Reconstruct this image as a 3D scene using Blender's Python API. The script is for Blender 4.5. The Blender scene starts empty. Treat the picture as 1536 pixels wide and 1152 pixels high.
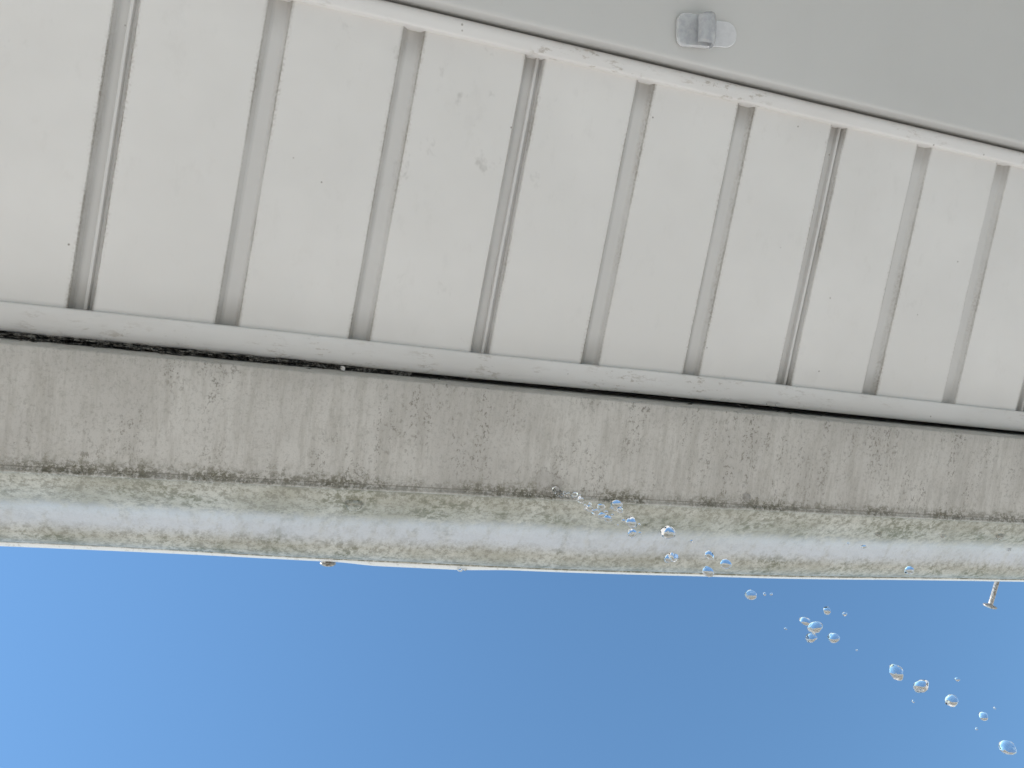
import bpy, bmesh, math, random
from mathutils import Vector, Matrix, noise
random.seed(4)
S=bpy.context.scene
CZ=1.7
# ---------------------------------------------------------------- helpers
def mat(name, rough=0.5, col=(.8,.8,.8,1)):
    m=bpy.data.materials.new(name); m.use_nodes=True
    nt=m.node_tree; b=nt.nodes['Principled BSDF']
    b.inputs['Roughness'].default_value=rough; b.inputs['Base Color'].default_value=col
    return m,nt,b
class N:
    def __init__(s,nt): s.nt=nt
    def n(s,t,**k):
        x=s.nt.nodes.new(t)
        for a,v in k.items(): setattr(x,a,v)
        return x
    def l(s,a,b): s.nt.links.new(a,b)
    def val(s,sock,v):
        if isinstance(v,bpy.types.NodeSocket): s.l(v,sock)
        else: sock.default_value=v
    def math(s,op,a,b=0.0):
        x=s.n('ShaderNodeMath',operation=op)
        s.val(x.inputs[0],a); s.val(x.inputs[1],b)
        return x.outputs[0]
    def mul(s,*a):
        r=a[0]
        for b in a[1:]: r=s.math('MULTIPLY',r,b)
        return r
    def ramp(s,f,lo,hi,a=0.0,b=1.0):
        x=s.n('ShaderNodeMapRange',interpolation_type='SMOOTHSTEP')
        s.val(x.inputs[0],f); x.inputs[1].default_value=lo; x.inputs[2].default_value=hi
        x.inputs[3].default_value=a; x.inputs[4].default_value=b
        return x.outputs[0]
    def noise(s,vec,scale,detail=3,rough=.6,sc=(1,1,1),loc=(0,0,0)):
        mp=s.n('ShaderNodeMapping'); mp.inputs['Scale'].default_value=sc; mp.inputs['Location'].default_value=loc
        s.l(vec,mp.inputs[0])
        x=s.n('ShaderNodeTexNoise'); x.inputs['Scale'].default_value=scale
        x.inputs['Detail'].default_value=min(detail,4); x.inputs['Roughness'].default_value=rough
        s.l(mp.outputs[0],x.inputs['Vector']); return x.outputs[0]
    def vor(s,vec,scale,sc=(1,1,1)):
        mp=s.n('ShaderNodeMapping'); mp.inputs['Scale'].default_value=sc; s.l(vec,mp.inputs[0])
        vo=s.n('ShaderNodeTexVoronoi'); vo.inputs['Scale'].default_value=scale; s.l(mp.outputs[0],vo.inputs['Vector'])
        sep=s.n('ShaderNodeSeparateColor'); s.l(vo.outputs['Color'],sep.inputs[0])
        return vo.outputs['Distance'],sep.outputs[0],sep.outputs[1]
    def mix(s,f,a,b):
        x=s.n('ShaderNodeMix',data_type='RGBA')
        s.val(x.inputs[0],f); s.val(x.inputs[6],a); s.val(x.inputs[7],b)
        return x.outputs[2]
    def bump(s,b,h,strength=.3,dist=.001):
        x=s.n('ShaderNodeBump'); x.inputs['Strength'].default_value=strength; x.inputs['Distance'].default_value=dist
        s.l(h,x.inputs['Height']); s.l(x.outputs[0],b.inputs['Normal'])
def mkobj(name,verts,faces,m=None,smooth=False,parent=None):
    me=bpy.data.meshes.new(name); me.from_pydata(verts,[],faces); me.update()
    o=bpy.data.objects.new(name,me); S.collection.objects.link(o)
    if m: me.materials.append(m)
    if smooth:
        for p in me.polygons: p.use_smooth=True
    if parent: o.parent=parent
    return o
def extr(name,prof,xs,m,parent=None,smooth=False,fn=None):
    V=[];F=[];n=len(prof)
    arc=[0]
    for i in range(1,n): arc.append(arc[-1]+math.dist(prof[i],prof[i-1]))
    for x in xs:
        for i,(y,h) in enumerate(prof):
            p=[x,y,h]
            if fn: p=fn(p,i,arc[i])
            V.append((p[0],p[1],CZ+p[2]))
    for a in range(len(xs)-1):
        for i in range(n-1):
            F.append((a*n+i,(a+1)*n+i,(a+1)*n+i+1,a*n+i+1))
    o=mkobj(name,V,F,m,smooth,parent)
    at=o.data.attributes.new('arc','FLOAT','POINT')
    at.data.foreach_set('value',[arc[i] for _ in xs for i in range(n)])
    return o
def box(name,lo,hi,m,parent=None):
    x0,y0,z0=lo;x1,y1,z1=hi
    V=[(x0,y0,z0),(x1,y0,z0),(x1,y1,z0),(x0,y1,z0),(x0,y0,z1),(x1,y0,z1),(x1,y1,z1),(x0,y1,z1)]
    F=[(3,2,1,0),(4,5,6,7),(0,1,5,4),(1,2,6,5),(2,3,7,6),(3,0,4,7)]
    return mkobj(name,V,F,m,False,parent)
def empty(name,loc=(0,0,0)):
    e=bpy.data.objects.new(name,None); e.location=loc; S.collection.objects.link(e); return e
def lin(a,b,n): return [a+(b-a)*i/(n-1) for i in range(n)]
def lathe(name,prof,m,parent=None,seg=24,axis=Vector((0,0,1)),org=Vector((0,0,0))):
    """prof list of (radius, distance along axis)"""
    q=Vector((0,0,1)).rotation_difference(axis.normalized()); V=[];F=[];n=len(prof)
    for s in range(seg):
        a=2*math.pi*s/seg
        for r,t in prof: V.append(tuple(org+q@Vector((r*math.cos(a),r*math.sin(a),t))))
    for s in range(seg):
        for i in range(n-1):
            F.append((s*n+i,((s+1)%seg)*n+i,((s+1)%seg)*n+i+1,s*n+i+1))
    return mkobj(name,V,F,m,True,parent)

X0,X1=-3.0,6.0
GP,G0,SK,YT=.1602,-.2228,-.07,.055
# ---------------------------------------------------------------- materials
def soffit_mat():
    m,nt,b=mat('soffit_vinyl',.42); g=N(nt)
    co=g.n('ShaderNodeTexCoord').outputs['Object']
    sp=g.n('ShaderNodeSeparateXYZ'); g.l(co,sp.inputs[0]); X,Y=sp.outputs[0],sp.outputs[1]
    u=g.math('SUBTRACT',X,g.math('MULTIPLY',g.math('SUBTRACT',Y,YT),SK))
    u=g.math('DIVIDE',g.math('SUBTRACT',u,G0-GP/2),GP)
    fr=g.math('MULTIPLY',g.math('SUBTRACT',g.math('FRACT',g.math('ADD',u,50)),.5),GP)
    d=g.math('ABSOLUTE',g.math('SUBTRACT',g.math('ABSOLUTE',fr),.0131))
    n1=g.noise(co,900,2,.7); n2=g.noise(co,11,3,.65,(1,.5,1)); n3=g.noise(co,330,3,.7,(1,.8,1),(3,0,0))
    line=g.mul(g.ramp(d,.0004,.0016,1,0),g.ramp(n1,.35,.6),g.ramp(n2,.35,.62,.35,1))
    halo=g.mul(g.ramp(d,.0008,.006,1,0),g.ramp(n3,.44,.66),g.ramp(n2,.4,.65,.1,1))
    groove_shade=g.ramp(g.math('ABSOLUTE',fr),.0115,.0135,1,0)
    base=g.mix(g.ramp(g.noise(co,3.5,4,.6),.35,.7),(.755,.735,.705,1),(.81,.79,.76,1))
    base=g.mix(g.mul(g.ramp(g.noise(co,45,4,.7,(1,.5,1)),.55,.75),.10),base,(.5,.47,.43,1))
    base=g.mix(g.mul(groove_shade,.26),base,(.49,.485,.475,1))  # occlusion shade of the recessed grooves, painted into the base colour
    base=g.mix(g.mul(g.ramp(fr,-.0135,-.0125),g.ramp(fr,-.009,-.003,1,0),g.ramp(n2,.3,.6,.3,1),.32),base,(.30,.29,.27,1))  # painted shade gradient on the slanted left side of each groove
    base=g.mix(g.mul(halo,.5),base,(.30,.25,.19,1))
    base=g.mix(g.mul(line,.8),base,(.15,.12,.085,1))
    ye=g.math('ABSOLUTE',g.math('ADD',Y,.142))
    end_shade=g.mul(g.ramp(ye,.150,.200),g.ramp(g.math('ABSOLUTE',fr),.012,.018,1,.12),g.ramp(n2,.3,.6,.5,1))
    base=g.mix(g.mul(end_shade,.6),base,(.22,.20,.17,1))  # shadow where the grooves meet the trims, painted into the colour
    sm=g.mul(g.ramp(g.noise(co,20,4,.75,(1,.7,1),(3,1,0)),.60,.74),g.ramp(g.noise(co,2.6,2,.5,(1,1,1),(7,0,0)),.48,.6))
    base=g.mix(g.mul(sm,.4),base,(.36,.34,.31,1))
    D,c1,c2=g.vor(co,30)
    base=g.mix(g.mul(g.ramp(D,.02,.05,1,0),g.ramp(c1,.80,.83),.75),base,(.16,.12,.09,1))
    g.l(base,b.inputs['Base Color'])
    g.bump(b,g.noise(co,420,2,.6,(1,.15,1)),.12,.0006)
    return m
def trim_mat(name='trim_vinyl',tint=1.0,dirt=.6):
    m,nt,b=mat(name,.4); g=N(nt)
    co=g.n('ShaderNodeTexCoord').outputs['Object']
    c1=tuple(v*tint for v in (.80,.78,.755))+(1,); c2=tuple(v*tint for v in (.74,.715,.685))+(1,)
    base=g.mix(g.ramp(g.noise(co,6,4,.6,(.6,3,1)),.35,.7),c1,c2)
    nn=g.noise(co,7,3,.6)
    d=g.mul(g.ramp(g.noise(co,130,4,.75,(.35,1,1)),.53,.66),g.ramp(nn,.40,.60))
    base=g.mix(g.mul(d,dirt),base,(.34,.28,.21,1))
    D,c1_,c2_=g.vor(co,60)
    base=g.mix(g.mul(g.ramp(D,.05,.12,1,0),g.ramp(c1_,.88,.9),dirt),base,(.17,.13,.09,1))
    g.l(base,b.inputs['Base Color'])
    g.bump(b,g.noise(co,60,3,.6),.1,.001)
    return m
def beam_mat():
    m,nt,b=mat('painted_metal_wrap',.5); g=N(nt)
    co=g.n('ShaderNodeTexCoord').outputs['Object']
    base=g.mix(g.ramp(g.noise(co,2.2,4,.55),.3,.7),(.575,.57,.55,1),(.615,.61,.59,1))
    base=g.mix(g.mul(g.ramp(g.noise(co,300,3,.7),.6,.75),.12),base,(.35,.34,.32,1))
    g.l(base,b.inputs['Base Color']); g.bump(b,g.noise(co,500,2,.6),.08,.0005)
    return m
def gutter_mat(arc_ridge,arc_lip):
    m,nt,b=mat('weathered_gutter',.42); g=N(nt)
    co=g.n('ShaderNodeTexCoord').outputs['Object']
    a=g.n('ShaderNodeAttribute',attribute_name='arc').outputs['Fac']
    wob=g.mul(g.math('SUBTRACT',g.noise(co,5,4,.6,(1,0,0)),.5),.022)
    aw=g.math('ADD',a,wob)
    fine=g.noise(co,420,3,.75)
    med=g.noise(co,110,4,.8)
    # --- bottom pan
    bot=g.mix(g.ramp(g.noise(co,6,4,.65),.35,.68),(.46,.44,.405,1),(.56,.54,.50,1))
    st=g.noise(co,75,4,.75,(1,.11,1))
    bot=g.mix(g.mul(g.ramp(st,.42,.66),.48),bot,(.34,.32,.28,1))
    tr=g.ramp(g.noise(co,38,4,.75,(1,.16,1),(5,2,0)),.42,.60)
    tr2=g.math('MAXIMUM',g.mul(tr,g.ramp(g.noise(co,5,3,.6,(1,1,1),(1,7,0)),.34,.56)),.26)
    sp=g.mul(g.ramp(g.noise(co,260,4,.8,(1,.7,1),(4,4,0)),.52,.60),tr2)
    bot=g.mix(g.mul(sp,.72),bot,(.13,.115,.09,1))
    bot=g.mix(g.mul(g.ramp(fine,.56,.68),.28),bot,(.20,.185,.16,1))
    # --- front ogee
    fr=g.mix(g.ramp(g.noise(co,14,4,.7),.35,.65),(.54,.52,.46,1),(.39,.37,.305,1))
    fr=g.mix(g.mul(g.ramp(med,.44,.62),.62),fr,(.20,.185,.145,1))
    fr=g.mix(g.mul(g.ramp(fine,.52,.66),.4),fr,(.15,.14,.11,1))
    gr=g.mul(g.ramp(g.noise(co,12,4,.7,(1,1.5,1),(2,9,0)),.49,.65),g.ramp(med,.38,.58))
    fr=g.mix(g.mul(gr,.68),fr,(.125,.125,.065,1))
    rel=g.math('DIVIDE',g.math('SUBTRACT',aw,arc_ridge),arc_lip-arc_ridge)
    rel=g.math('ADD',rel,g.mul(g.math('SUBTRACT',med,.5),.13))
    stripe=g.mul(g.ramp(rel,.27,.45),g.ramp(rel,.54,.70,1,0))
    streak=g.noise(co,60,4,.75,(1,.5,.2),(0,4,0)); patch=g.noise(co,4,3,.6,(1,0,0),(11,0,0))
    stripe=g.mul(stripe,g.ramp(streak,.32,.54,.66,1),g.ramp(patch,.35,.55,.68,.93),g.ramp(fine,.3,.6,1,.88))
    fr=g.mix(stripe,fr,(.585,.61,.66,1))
    rim=g.mul(g.ramp(g.math('SUBTRACT',arc_lip,a),.0,.014,1,0),g.ramp(med,.40,.55))
    fr=g.mix(g.mul(rim,.6),fr,(.12,.115,.07,1))
    lipm=g.ramp(g.math('SUBTRACT',a,arc_lip),.0003,.002)
    fr=g.mix(lipm,fr,g.mix(g.mul(g.ramp(med,.54,.68),.45),(.82,.82,.81,1),(.4,.37,.32,1)))
    isf=g.ramp(g.math('SUBTRACT',a,arc_ridge),-.0006,.0006)
    base=g.mix(isf,bot,fr)
    # mildew along the seam
    pz=g.noise(co,8,4,.65,(1,0,0),(4,0,0))
    wob2=g.mul(g.math('SUBTRACT',med,.5),.03)
    near=g.ramp(g.math('ABSOLUTE',g.math('ADD',g.math('SUBTRACT',a,arc_ridge-.008),wob2)),.001,.015,1,0)
    mn=g.mul(near,g.ramp(g.noise(co,190,4,.8,(1,1,1),(9,0,0)),.40,.55),g.ramp(pz,.38,.57,.22,1))
    base=g.mix(g.mul(mn,.92),base,(.075,.07,.04,1))
    wide=g.mul(g.ramp(g.math('ABSOLUTE',g.math('SUBTRACT',a,arc_ridge-.004)),.004,.036,1,0),g.ramp(med,.42,.62),g.ramp(pz,.4,.6,.2,1))
    base=g.mix(g.mul(wide,.5),base,(.20,.185,.13,1))
    sl=g.ramp(g.math('ABSOLUTE',g.math('SUBTRACT',a,arc_ridge-.0085)),.0004,.0011,1,0)
    base=g.mix(g.mul(sl,.5),base,(.12,.11,.09,1))
    vd=g.n('ShaderNodeVectorMath',operation='DISTANCE'); g.l(co,vd.inputs[0]); vd.inputs[1].default_value=(.354,.211,CZ+.94)
    wet=g.math('ADD',vd.outputs['Value'],g.mul(g.math('SUBTRACT',g.noise(co,60,3,.6),.5),.04))
    base=g.mix(g.mul(g.ramp(wet,.012,.020,1,0),.30),base,(.28,.26,.24,1))
    ring=g.ramp(g.math('ABSOLUTE',g.math('SUBTRACT',wet,.0175)),.0004,.002,1,0)
    base=g.mix(g.mul(ring,.35),base,(.20,.18,.16,1))
    g.l(base,b.inputs['Base Color'])
    g.bump(b,fine,.35,.0008)
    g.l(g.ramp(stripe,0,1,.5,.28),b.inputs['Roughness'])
    return m
M_sof=soffit_mat(); M_trim=trim_mat(); M_beam=beam_mat()
M_dark,nt,b=mat('weathered_wood',.9,(.03,.027,.024,1)); g=N(nt)
co=g.n('ShaderNodeTexCoord').outputs['Object']; g.l(g.mix(g.noise(co,60,4,.7,(.3,1,1)),(.010,.009,.008,1),(.045,.04,.035,1)),b.inputs['Base Color'])
M_debris,nt,b=mat('rotted_leaf_debris',.95); g=N(nt)
co=g.n('ShaderNodeTexCoord').outputs['Object']; g.l(g.mix(g.ramp(g.noise(co,150,4,.8),.44,.64),(.012,.011,.009,1),(.28,.26,.23,1)),b.inputs['Base Color'])
M_wall=trim_mat('wall_paint',.8,.2)
M_water,nt,b=mat('water',.0,(1,1,1,1)); b.inputs['Transmission Weight'].default_value=1; b.inputs['IOR'].default_value=1.333
def plastic(name,c1,c2,tr,ro):
    m,nt,b=mat(name,ro); g=N(nt); co=g.n('ShaderNodeTexCoord').outputs['Object']
    g.l(g.mix(g.ramp(g.noise(co,120,3,.6),.35,.65),c1,c2),b.inputs['Base Color'])
    b.inputs['Transmission Weight'].default_value=tr; b.inputs['IOR'].default_value=1.46
    return m
M_clear=plastic('clear_plastic',(.70,.71,.73,1),(.84,.85,.86,1),.55,.16)
M_milky=plastic('milky_plastic',(.74,.74,.75,1),(.80,.80,.81,1),.2,.3)
M_steel,nt,b=mat('galvanised_steel',.45,(.5,.49,.47,1)); b.inputs['Metallic'].default_value=.5; g=N(nt)
co=g.n('ShaderNodeTexCoord').outputs['Object']; g.l(g.mix(g.ramp(g.noise(co,300,4,.7),.4,.65),(.55,.53,.5,1),(.22,.18,.14,1)),b.inputs['Base Color'])
M_shingle,nt,b=mat('roof_shingle',.95); g=N(nt)
co=g.n('ShaderNodeTexCoord').outputs['Object']
br=g.n('ShaderNodeTexBrick'); br.inputs['Scale'].default_value=3; br.inputs['Color1'].default_value=(.09,.08,.07,1); br.inputs['Color2'].default_value=(.13,.12,.11,1); br.inputs['Mortar'].default_value=(.03,.03,.03,1)
g.l(co,br.inputs['Vector']); g.l(br.outputs[0],b.inputs['Base Color'])
M_ground,nt,b=mat('sandy_concrete',.85); g=N(nt)
co=g.n('ShaderNodeTexCoord').outputs['Object']
g.l(g.mix(g.ramp(g.noise(co,.8,4,.7),.3,.7),(.625,.55,.465,1),(.70,.625,.535,1)),b.inputs['Base Color'])

# ---------------------------------------------------------------- house
house=empty('house')
prof=[]
for k in range(-17,38):
    c=G0+GP*k; w=.0132
    if k%3==0:
        pr=[(-w-.0006,0),(-w+.0006,.0012),(-w+.0035,.0095),(-w+.0055,.011),(.0010,.011),(.0018,.0105),(.0024,.0045),(.0032,.0036),(.0060,.0036),(.0066,.0045),(.0078,.0095),(.0105,.0095),(w-.0006,.0012),(w+.0006,0)]
    else:
        pr=[(-w-.0006,0),(-w+.0006,.0010),(-w+.0050,.0075),(-w+.0080,.0088),(w-.0055,.0088),(w-.0036,.0078),(w-.0006,.0012),(w+.0006,0)]
    prof+= [(c+a,h) for a,h in pr]
    for q in (.25,.5,.75): prof.append((c+w+(GP-2*w)*q, -.0006*math.sin(math.pi*q)))
ys=lin(-.3535,.075,24); V=[];F=[];n=len(prof)
for y in ys:
    for x,h in prof:
        V.append((x+SK*(y-YT)+.0006*noise.noise(Vector((x*3,y*9,2))),y,CZ+1.0+h+.0008*noise.noise(Vector((x*5,y*7,5)))))
for a in range(len(ys)-1):
    for i in range(n-1):
        F.append((a*n+i,a*n+i+1,(a+1)*n+i+1,(a+1)*n+i))
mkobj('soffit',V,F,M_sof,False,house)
xs=lin(X0,X1,200)
def wv(amp,seed,fy=1.,fz=1.):
    def f(p,i,a):
        q=noise.noise(Vector((p[0]*2.2,seed,0)))*amp
        q2=noise.noise(Vector((p[0]*9,seed+3,0)))*amp*.25
        return [p[0],p[1]+(q+q2)*fy,p[2]+(q2)*fz]
    return f
extr('outer_soffit_trim',[(.0545,1.014),(.0545,.9925),(.0550,.9912),(.0566,.9902),(.062,.9893),(.075,.9885),(.0820,.9890),(.0860,.9906),(.0882,.9935),(.0887,.998),(.0887,1.04)],xs,M_trim,house,True,fn=wv(.0016,1))
extr('inner_soffit_trim',[(-.3386,1.014),(-.3386,.9915),(-.3395,.9903),(-.342,.9898),(-.350,.9892),(-.3550,.9892),(-.3590,.9915),(-.3620,.996),(-.3635,1.002),(-.3635,1.02)],xs,M_trim,house,True,fn=wv(.0012,7))
extr('porch_beam',[(-.3665,1.05),(-.3665,.990),(-.3665,.977),(-.3672,.9745),(-.369,.973),(-.373,.9728),(-.40,.9725),(-.5,.9722),(-.62,.9722),(-.85,.9722),(-.85,1.05)],xs,M_beam,house,True,fn=wv(.001,12,1,.6))
box('wall',(X0,-1.1,0),(X1,-.86,CZ+1.3),M_wall,house)
box('fascia_board',(X0,.0915,CZ+1.012),(X1,.0940,CZ+1.2),M_dark,house)
box('eave_framing',(X0,-.855,CZ+1.10),(X1,.0905,CZ+1.16),M_dark,house)
V=[(X0-.1,.17,CZ+1.165),(X1+.1,.17,CZ+1.165),(X1+.1,-4,CZ+3.25),(X0-.1,-4,CZ+3.25)]
V+=[(x,y,z+.02) for x,y,z in V]
V+=[(X0-.1,-8.2,CZ+1.165),(X1+.1,-8.2,CZ+1.165)]
V+=[(X0-.1,-8.2,CZ+1.185),(X1+.1,-8.2,CZ+1.185)]
mkobj('roof',V,[(3,2,1,0),(4,5,6,7),(0,1,5,4),(8,9,2,3),(7,6,11,10)],M_shingle,False,house)
box('rear_wall',(X0,-8,0),(X1,-7.8,CZ+1.2),M_wall,house)

# ---------------------------------------------------------------- gutter
gp=[(.0952,1.12),(.0952,.9420),(.0959,.9404),(.0978,.9400),(.12,.9400),(.15,.9402),(.18,.9402),(.21,.9400),(.2290,.9398)]
gp+=[(.2315,.9392),(.2328,.9378),(.2342,.9378),(.2354,.9392)]
ridge_i=len(gp)-1
gp+=[(.2375,.9408),(.2445,.9440),(.2550,.9500),(.2660,.9585),(.2760,.9680),(.2870,.9770),(.3000,.9850),(.3150,.9910),(.3290,.9965),(.3400,1.003),(.3480,1.0110),(.3530,1.021),(.3560,1.033)]
lip_i=len(gp)
gp+=[(.3590,1.0335),(.3622,1.0350),(.3642,1.038),(.3648,1.042),(.3645,1.052),(.3620,1.056),(.350,1.056)]
arc=[0]
for i in range(1,len(gp)): arc.append(arc[-1]+math.dist(gp[i],gp[i-1]))
def bow(x):
    P=[(-3,.330),(-.29,.3470),(.09,.3605),(.49,.3690),(.9,.3700),(1.32,.3665),(2.2,.362),(6,.36)]
    for (a,ya),(b_,yb) in zip(P,P[1:]):
        if x<=b_:
            t=(x-a)/(b_-a); return ya+(yb-ya)*t
    return P[-1][1]
def bows(x): return sum(bow(x+d) for d in (-.2,-.12,-.05,0,.05,.12,.2))/7
def sm(a,b,x):
    t=max(0,min(1,(x-a)/(b-a))); return t*t*(3-2*t)
def gfn(p,i,a):
    t=max(0,min(1,(a-arc[ridge_i])/(arc[lip_i]-arc[ridge_i])))
    dy=(bows(p[0])-.3628+.001)*t
    if i>lip_i:
        dy+= .0030*sm(.10,.16,p[0])*(1-sm(.27,.36,p[0])) + .0020*(1-sm(-.25,.04,p[0])) - .0004
    q=noise.noise(Vector((p[0]*1.7,p[1]*6,4)))*.0014+noise.noise(Vector((p[0]*7,p[1]*20,8)))*.0006
    return [p[0],p[1]+dy+noise.noise(Vector((p[0]*3,9,0)))*.0014*(0.3+t),p[2]+q]
gutter=empty('rain_gutter')
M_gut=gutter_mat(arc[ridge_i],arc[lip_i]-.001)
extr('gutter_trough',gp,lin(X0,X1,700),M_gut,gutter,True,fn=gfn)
box('hanger_strap',(.0775,.0895,CZ+.972),(.0815,.0935,CZ+1.01),M_trim,gutter)
lathe('gutter_spike',[(0,-.06),(.0040,-.06),(.0040,.046),(.0044,.048),(.0110,.0495),(.0118,.0515),(.0100,.0535),(.0035,.0545),(0,.0545)],M_steel,gutter,axis=Vector((-.13,1,0)),org=Vector((1.2895,.3675,CZ+1.045)))
lathe('gutter_screw',[(0,-.05),(.0035,-.05),(.0035,.003),(.0100,.0038),(.0108,.0055),(.0085,.0075),(.003,.0085),(0,.0085)],M_steel,gutter,axis=Vector((0,1,-.05)),org=Vector((.092,.3605,CZ+1.043)))

# leaf debris in the gap behind the gutter (crumpled strip plus fragments)
V=[];F=[];xs2=lin(-1.4,.17,620)
for x in xs2:
    k=max(0,min(1,(.17-x)*5))
    for j in range(7):
        y=.0872+j*.0014
        h=.998-k*(.008+.014*noise.noise(Vector((x*30,j*.5,0)))+.012*noise.noise(Vector((x*110,j*1.3,3))))
        V.append((x,y+.0012*noise.noise(Vector((x*60,j,7))),CZ+h))
for a in range(len(xs2)-1):
    for j in range(6): F.append((a*7+j,(a+1)*7+j,(a+1)*7+j+1,a*7+j+1))
for _ in range(200):
    x=random.uniform(-1.3,.15)if random.random()<.92 else random.uniform(.15,.9); c=Vector((x,random.uniform(.0885,.0950),CZ+random.uniform(.972,.993)))
    a=random.random()*6.28; L=random.uniform(.002,.009); w=random.uniform(.0006,.0016)
    d=Vector((math.cos(a)*L,math.sin(a)*.0025,random.uniform(-.003,.003))); e=Vector((-math.sin(a)*w,.001,math.cos(a)*w))
    i=len(V); V+= [tuple(c-d),tuple(c-e),tuple(c+d),tuple(c+e)]; F.append((i,i+1,i+2,i+3))
mkobj('leaf_debris',V,F,M_debris)

# ---------------------------------------------------------------- adhesive hook on the beam
hook=empty('adhesive_hook',(.508,-.409,CZ+.9722)); hook.rotation_euler=(0,0,math.radians(-8))
def rrect(cx,L,W,r,n=7):
    pts=[]
    for (sx,sy,a0) in ((1,-1,-90),(1,1,0),(-1,1,90),(-1,-1,180)):
        for i in range(n+1):
            a=math.radians(a0+90*i/n); pts.append((cx+sx*(L/2-r)+r*math.cos(a),sy*(W/2-r)+r*math.sin(a)))
    return pts
def plate(name,cx,L,W,r,z0,z1,m,bev=.001):
    P=rrect(cx,L,W,r); P2=rrect(cx,L-2*bev,W-2*bev,r-bev*.8); n=len(P)
    V=[(x,y,z0) for x,y in P]+[(x,y,z1+bev) for x,y in P]+[(x,y,z1) for x,y in P2]
    F=[]
    for l in (0,1):
        for i in range(n): F.append((l*n+i,l*n+(i+1)%n,(l+1)*n+(i+1)%n,(l+1)*n+i))
    F.append(tuple(range(2*n,3*n))); F.append(tuple(reversed(range(n))))
    return mkobj(name,V,F,m,False,hook)
plate('adhesive_strip',.006,.086,.034,.0165,-.0002,-.0022,M_milky)
plate('base_plate',-.016,.054,.042,.011,-.0024,-.0085,M_clear,.0018)
path=[(.006,-.0087),(.008,-.012),(.006,-.018),(.000,-.0225),(-.008,-.023),(-.0135,-.019),(-.0150,-.014)]
path2=[]
for i in range(len(path)-1):
    for t in (0,.5): path2.append(tuple(path[i][k]*(1-t)+path[i+1][k]*t for k in (0,1)))
path2.append(path[-1])
V=[];F=[];n=len(path2); ring=14
for i,(x,z) in enumerate(path2):
    t=i/(n-1); hw=.023-.006*t
    a=path2[min(i+1,n-1)]; bq=path2[max(i-1,0)]; tx,tz=a[0]-bq[0],a[1]-bq[1]; l=math.hypot(tx,tz); nx,nz=-tz/l,tx/l
    for s in range(ring):
        an=2*math.pi*s/ring; yy=hw*math.copysign(abs(math.cos(an))**.5,math.cos(an)); th=.0019*math.copysign(abs(math.sin(an))**.6,math.sin(an))
        V.append((x+nx*th-6*yy*yy,yy,z+nz*th))
for i in range(n-1):
    for s in range(ring): F.append((i*ring+s,i*ring+(s+1)%ring,(i+1)*ring+(s+1)%ring,(i+1)*ring+s))
F.append(tuple(range(ring))); F.append(tuple(reversed(range((n-1)*ring,n*ring))))
mkobj('hook_strap',V,F,M_clear,True,hook)

# ---------------------------------------------------------------- camera (phone held under the eave, looking up and outward)
cam=bpy.data.cameras.new('camera'); co_=bpy.data.objects.new('camera',cam); S.collection.objects.link(co_); S.camera=co_
cam.sensor_width=36; cam.lens=27.05; cam.clip_start=.01; cam.clip_end=2000
r=Vector((.9515,-.1227,-.2820)); u=Vector((-.092,-.9885,.1197)); r.normalize(); u=(u-u.dot(r)*r).normalized(); bk=r.cross(u)
Mx=Matrix((r,u,bk)).transposed().to_4x4(); Mx.translation=(0,0,CZ); co_.matrix_world=Mx

# ---------------------------------------------------------------- falling water: (x, y, height above camera, radius)
A=.375
tab=[(A,.2151,.890,.0042),(A,.2157,.867,.0044),(A,.2183,.8396,.0047),(A,.2179,.821,.0040),(A,.2074,.8065,.0042),(A,.2162,.8014,.0042),(A,.2152,.7845,.0045),
(A,.1948,.7672,.0056),(A,.1974,.7574,.0036),(A,.2019,.7269,.0064),(A,.2127,.7217,.0050),(A,.2072,.7043,.0018),(A,.1890,.6484,.0070),(A,.2075,.6323,.0044),
(A,.2122,.6402,.0040),(A,.1837,.6051,.0014),(A,.1855,.5734,.0036),(A,.2001,.5705,.0048),(A,.1845,.5471,.0041),(A,.1960,.5082,.0045),(A,.1887,.4913,.0013),
(A,.1857,.4835,.0010),(A,.2033,.4611,.0010),(A,.1896,.4423,.0036),(A,.1894,.4316,.0045),(A,.1981,.4338,.0036),(A,.1736,.4228,.0026),(A,.1692,.4067,.0015),
(A,.1885,.4126,.0034),(.750,.2416,.80,.0028),(.7787,.2544,.75,.0051),(A,.1851,.3576,.0047),(A,.1845,.3392,.0038),(A,.1819,.3176,.0034),(A,.1690,.3167,.0013),
(A,.1799,.2978,.0023),(A,.1883,.2819,.0040),(A,.1871,.3913,.0006),(A,.1956,.3423,.0008),(A,.1884,.3002,.0007),(A,.1725,.2925,.0006),
(.752,.247,.83,.0016),(.374,.2165,.875,.0022),(.376,.2195,.855,.0018),(.373,.2120,.835,.0018),(.377,.2105,.795,.0022),(.374,.2075,.772,.0018),(.375,.2060,.745,.0020),(.376,.1995,.71,.0013),
(.372,.2190,.905,.0030),(.371,.2200,.915,.0024),(.378,.2130,.88,.0016),(.374,.2230,.85,.0012),(.377,.2030,.785,.0012),(.374,.2140,.755,.0013)]
bm=bmesh.new()
for (x,y,h,rr) in tab:
    res=bmesh.ops.create_icosphere(bm,subdivisions=4 if rr>.003 else 3,radius=rr)
    sx,sy=random.uniform(.95,1.3),random.uniform(.75,1.0)
    rot=Matrix.Rotation(random.uniform(-.6,.9),3,'Z')
    for v in res['verts']:
        k=1+.28*noise.noise(v.co/rr*.9+Vector((x*90,y*90,h*90)))+.09*noise.noise(v.co/rr*2.2+Vector((x*90,y*90,h*50)))
        v.co=rot@Vector((v.co.x*k*sx,v.co.y*k*sy,v.co.z*k*.9))+Vector((x,y,CZ+h))
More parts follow.
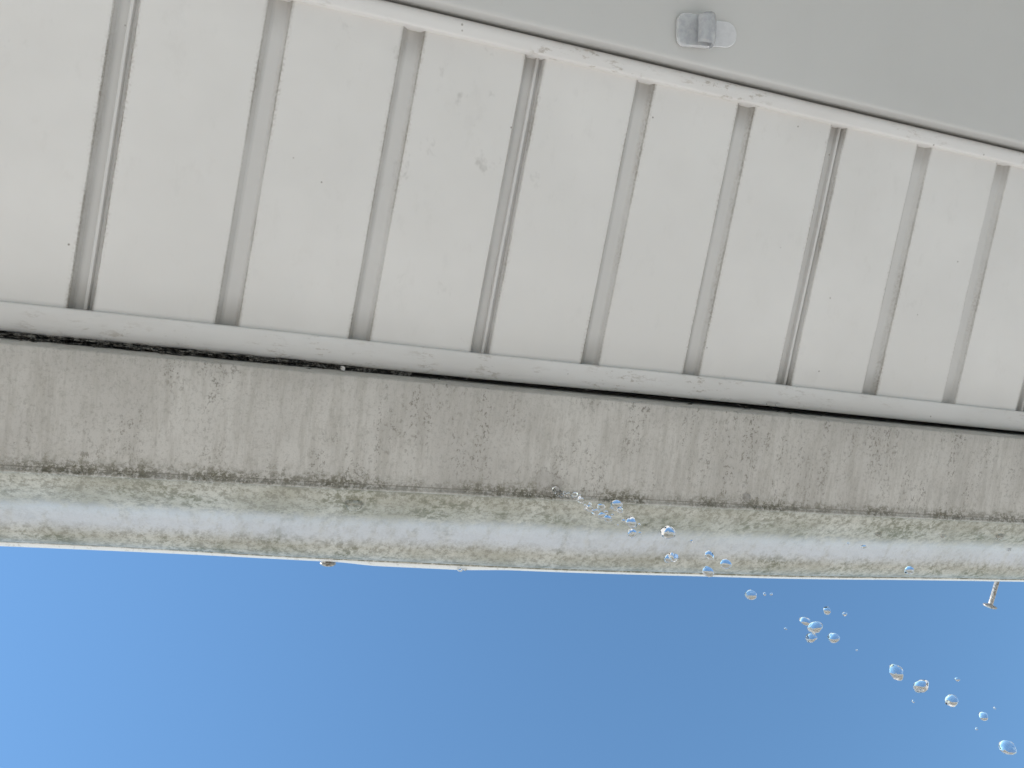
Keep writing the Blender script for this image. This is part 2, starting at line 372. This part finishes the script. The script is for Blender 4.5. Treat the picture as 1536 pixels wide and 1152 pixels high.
me=bpy.data.meshes.new('water_drops'); bm.to_mesh(me); bm.free()
for p in me.polygons: p.use_smooth=True
me.materials.append(M_water); S.collection.objects.link(bpy.data.objects.new('water_drops',me))
bm=bmesh.new()
cl=[(1.1656,.261,.9535,.009,.003),(.9237,.267,.9585,.0065,.0025),(.6615,.2165,.9395,.007,.002),(.1069,.2557,.9495,.011,.003),(.71,.083,.9885,.005,.0015),(.724,.083,.9885,.004,.0015),
 (.367,.221,.9385,.005,.002),(.372,.2255,.9380,.005,.003),(.276,.3670,1.034,.004,.006),(.283,.3665,1.034,.003,.003),
 (1.05,.266,.958,.005,.0025),(.52,.270,.962,.004,.002),(1.22,.29,.978,.005,.002),(.375,.2275,.9360,.0035,.005)]
for (x,y,h,rr,dz) in cl:
    res=bmesh.ops.create_icosphere(bm,subdivisions=4,radius=1)
    for v in res['verts']:
        k=1+.25*noise.noise(v.co*1.1+Vector((x*90,y*90,0)))
        v.co=Vector((v.co.x*rr*k,v.co.y*rr*k*.8,v.co.z*dz*k))+Vector((x,y,CZ+h))
me=bpy.data.meshes.new('clinging_water'); bm.to_mesh(me); bm.free()
for p in me.polygons: p.use_smooth=True
me.materials.append(M_water); S.collection.objects.link(bpy.data.objects.new('clinging_water',me))

# ---------------------------------------------------------------- ground
mkobj('ground',[(-600,-600,0),(600,-600,0),(600,600,0),(-600,600,0)],[(0,1,2,3)],M_ground)
# ---------------------------------------------------------------- light
az=math.radians(-80); el=math.radians(50)
sd=Vector((math.sin(az)*math.cos(el),math.cos(az)*math.cos(el),math.sin(el)))
L=bpy.data.lights.new('sun','SUN'); L.energy=5; L.angle=math.radians(.5); L.color=(1,.955,.89)
lo=bpy.data.objects.new('sun',L); S.collection.objects.link(lo); lo.rotation_euler=sd.to_track_quat('Z','Y').to_euler()
W=bpy.data.worlds.new('World'); S.world=W; W.use_nodes=True
nt=W.node_tree; bg=nt.nodes['Background']; sky=nt.nodes.new('ShaderNodeTexSky'); sky.sky_type='NISHITA'; sky.sun_disc=False
sky.sun_elevation=el; sky.sun_rotation=az; sky.air_density=1.1; sky.dust_density=0; sky.ozone_density=1.4
mx=nt.nodes.new('ShaderNodeMix'); mx.data_type='RGBA'; mx.blend_type='MULTIPLY'; mx.inputs[0].default_value=1
nt.links.new(sky.outputs[0],mx.inputs[6]); mx.inputs[7].default_value=(1.02,1.34,1.42,1)
nt.links.new(mx.outputs[2],bg.inputs[0]); bg.inputs[1].default_value=.15
S.view_settings.view_transform='Standard'; S.view_settings.look='None'; S.view_settings.exposure=0
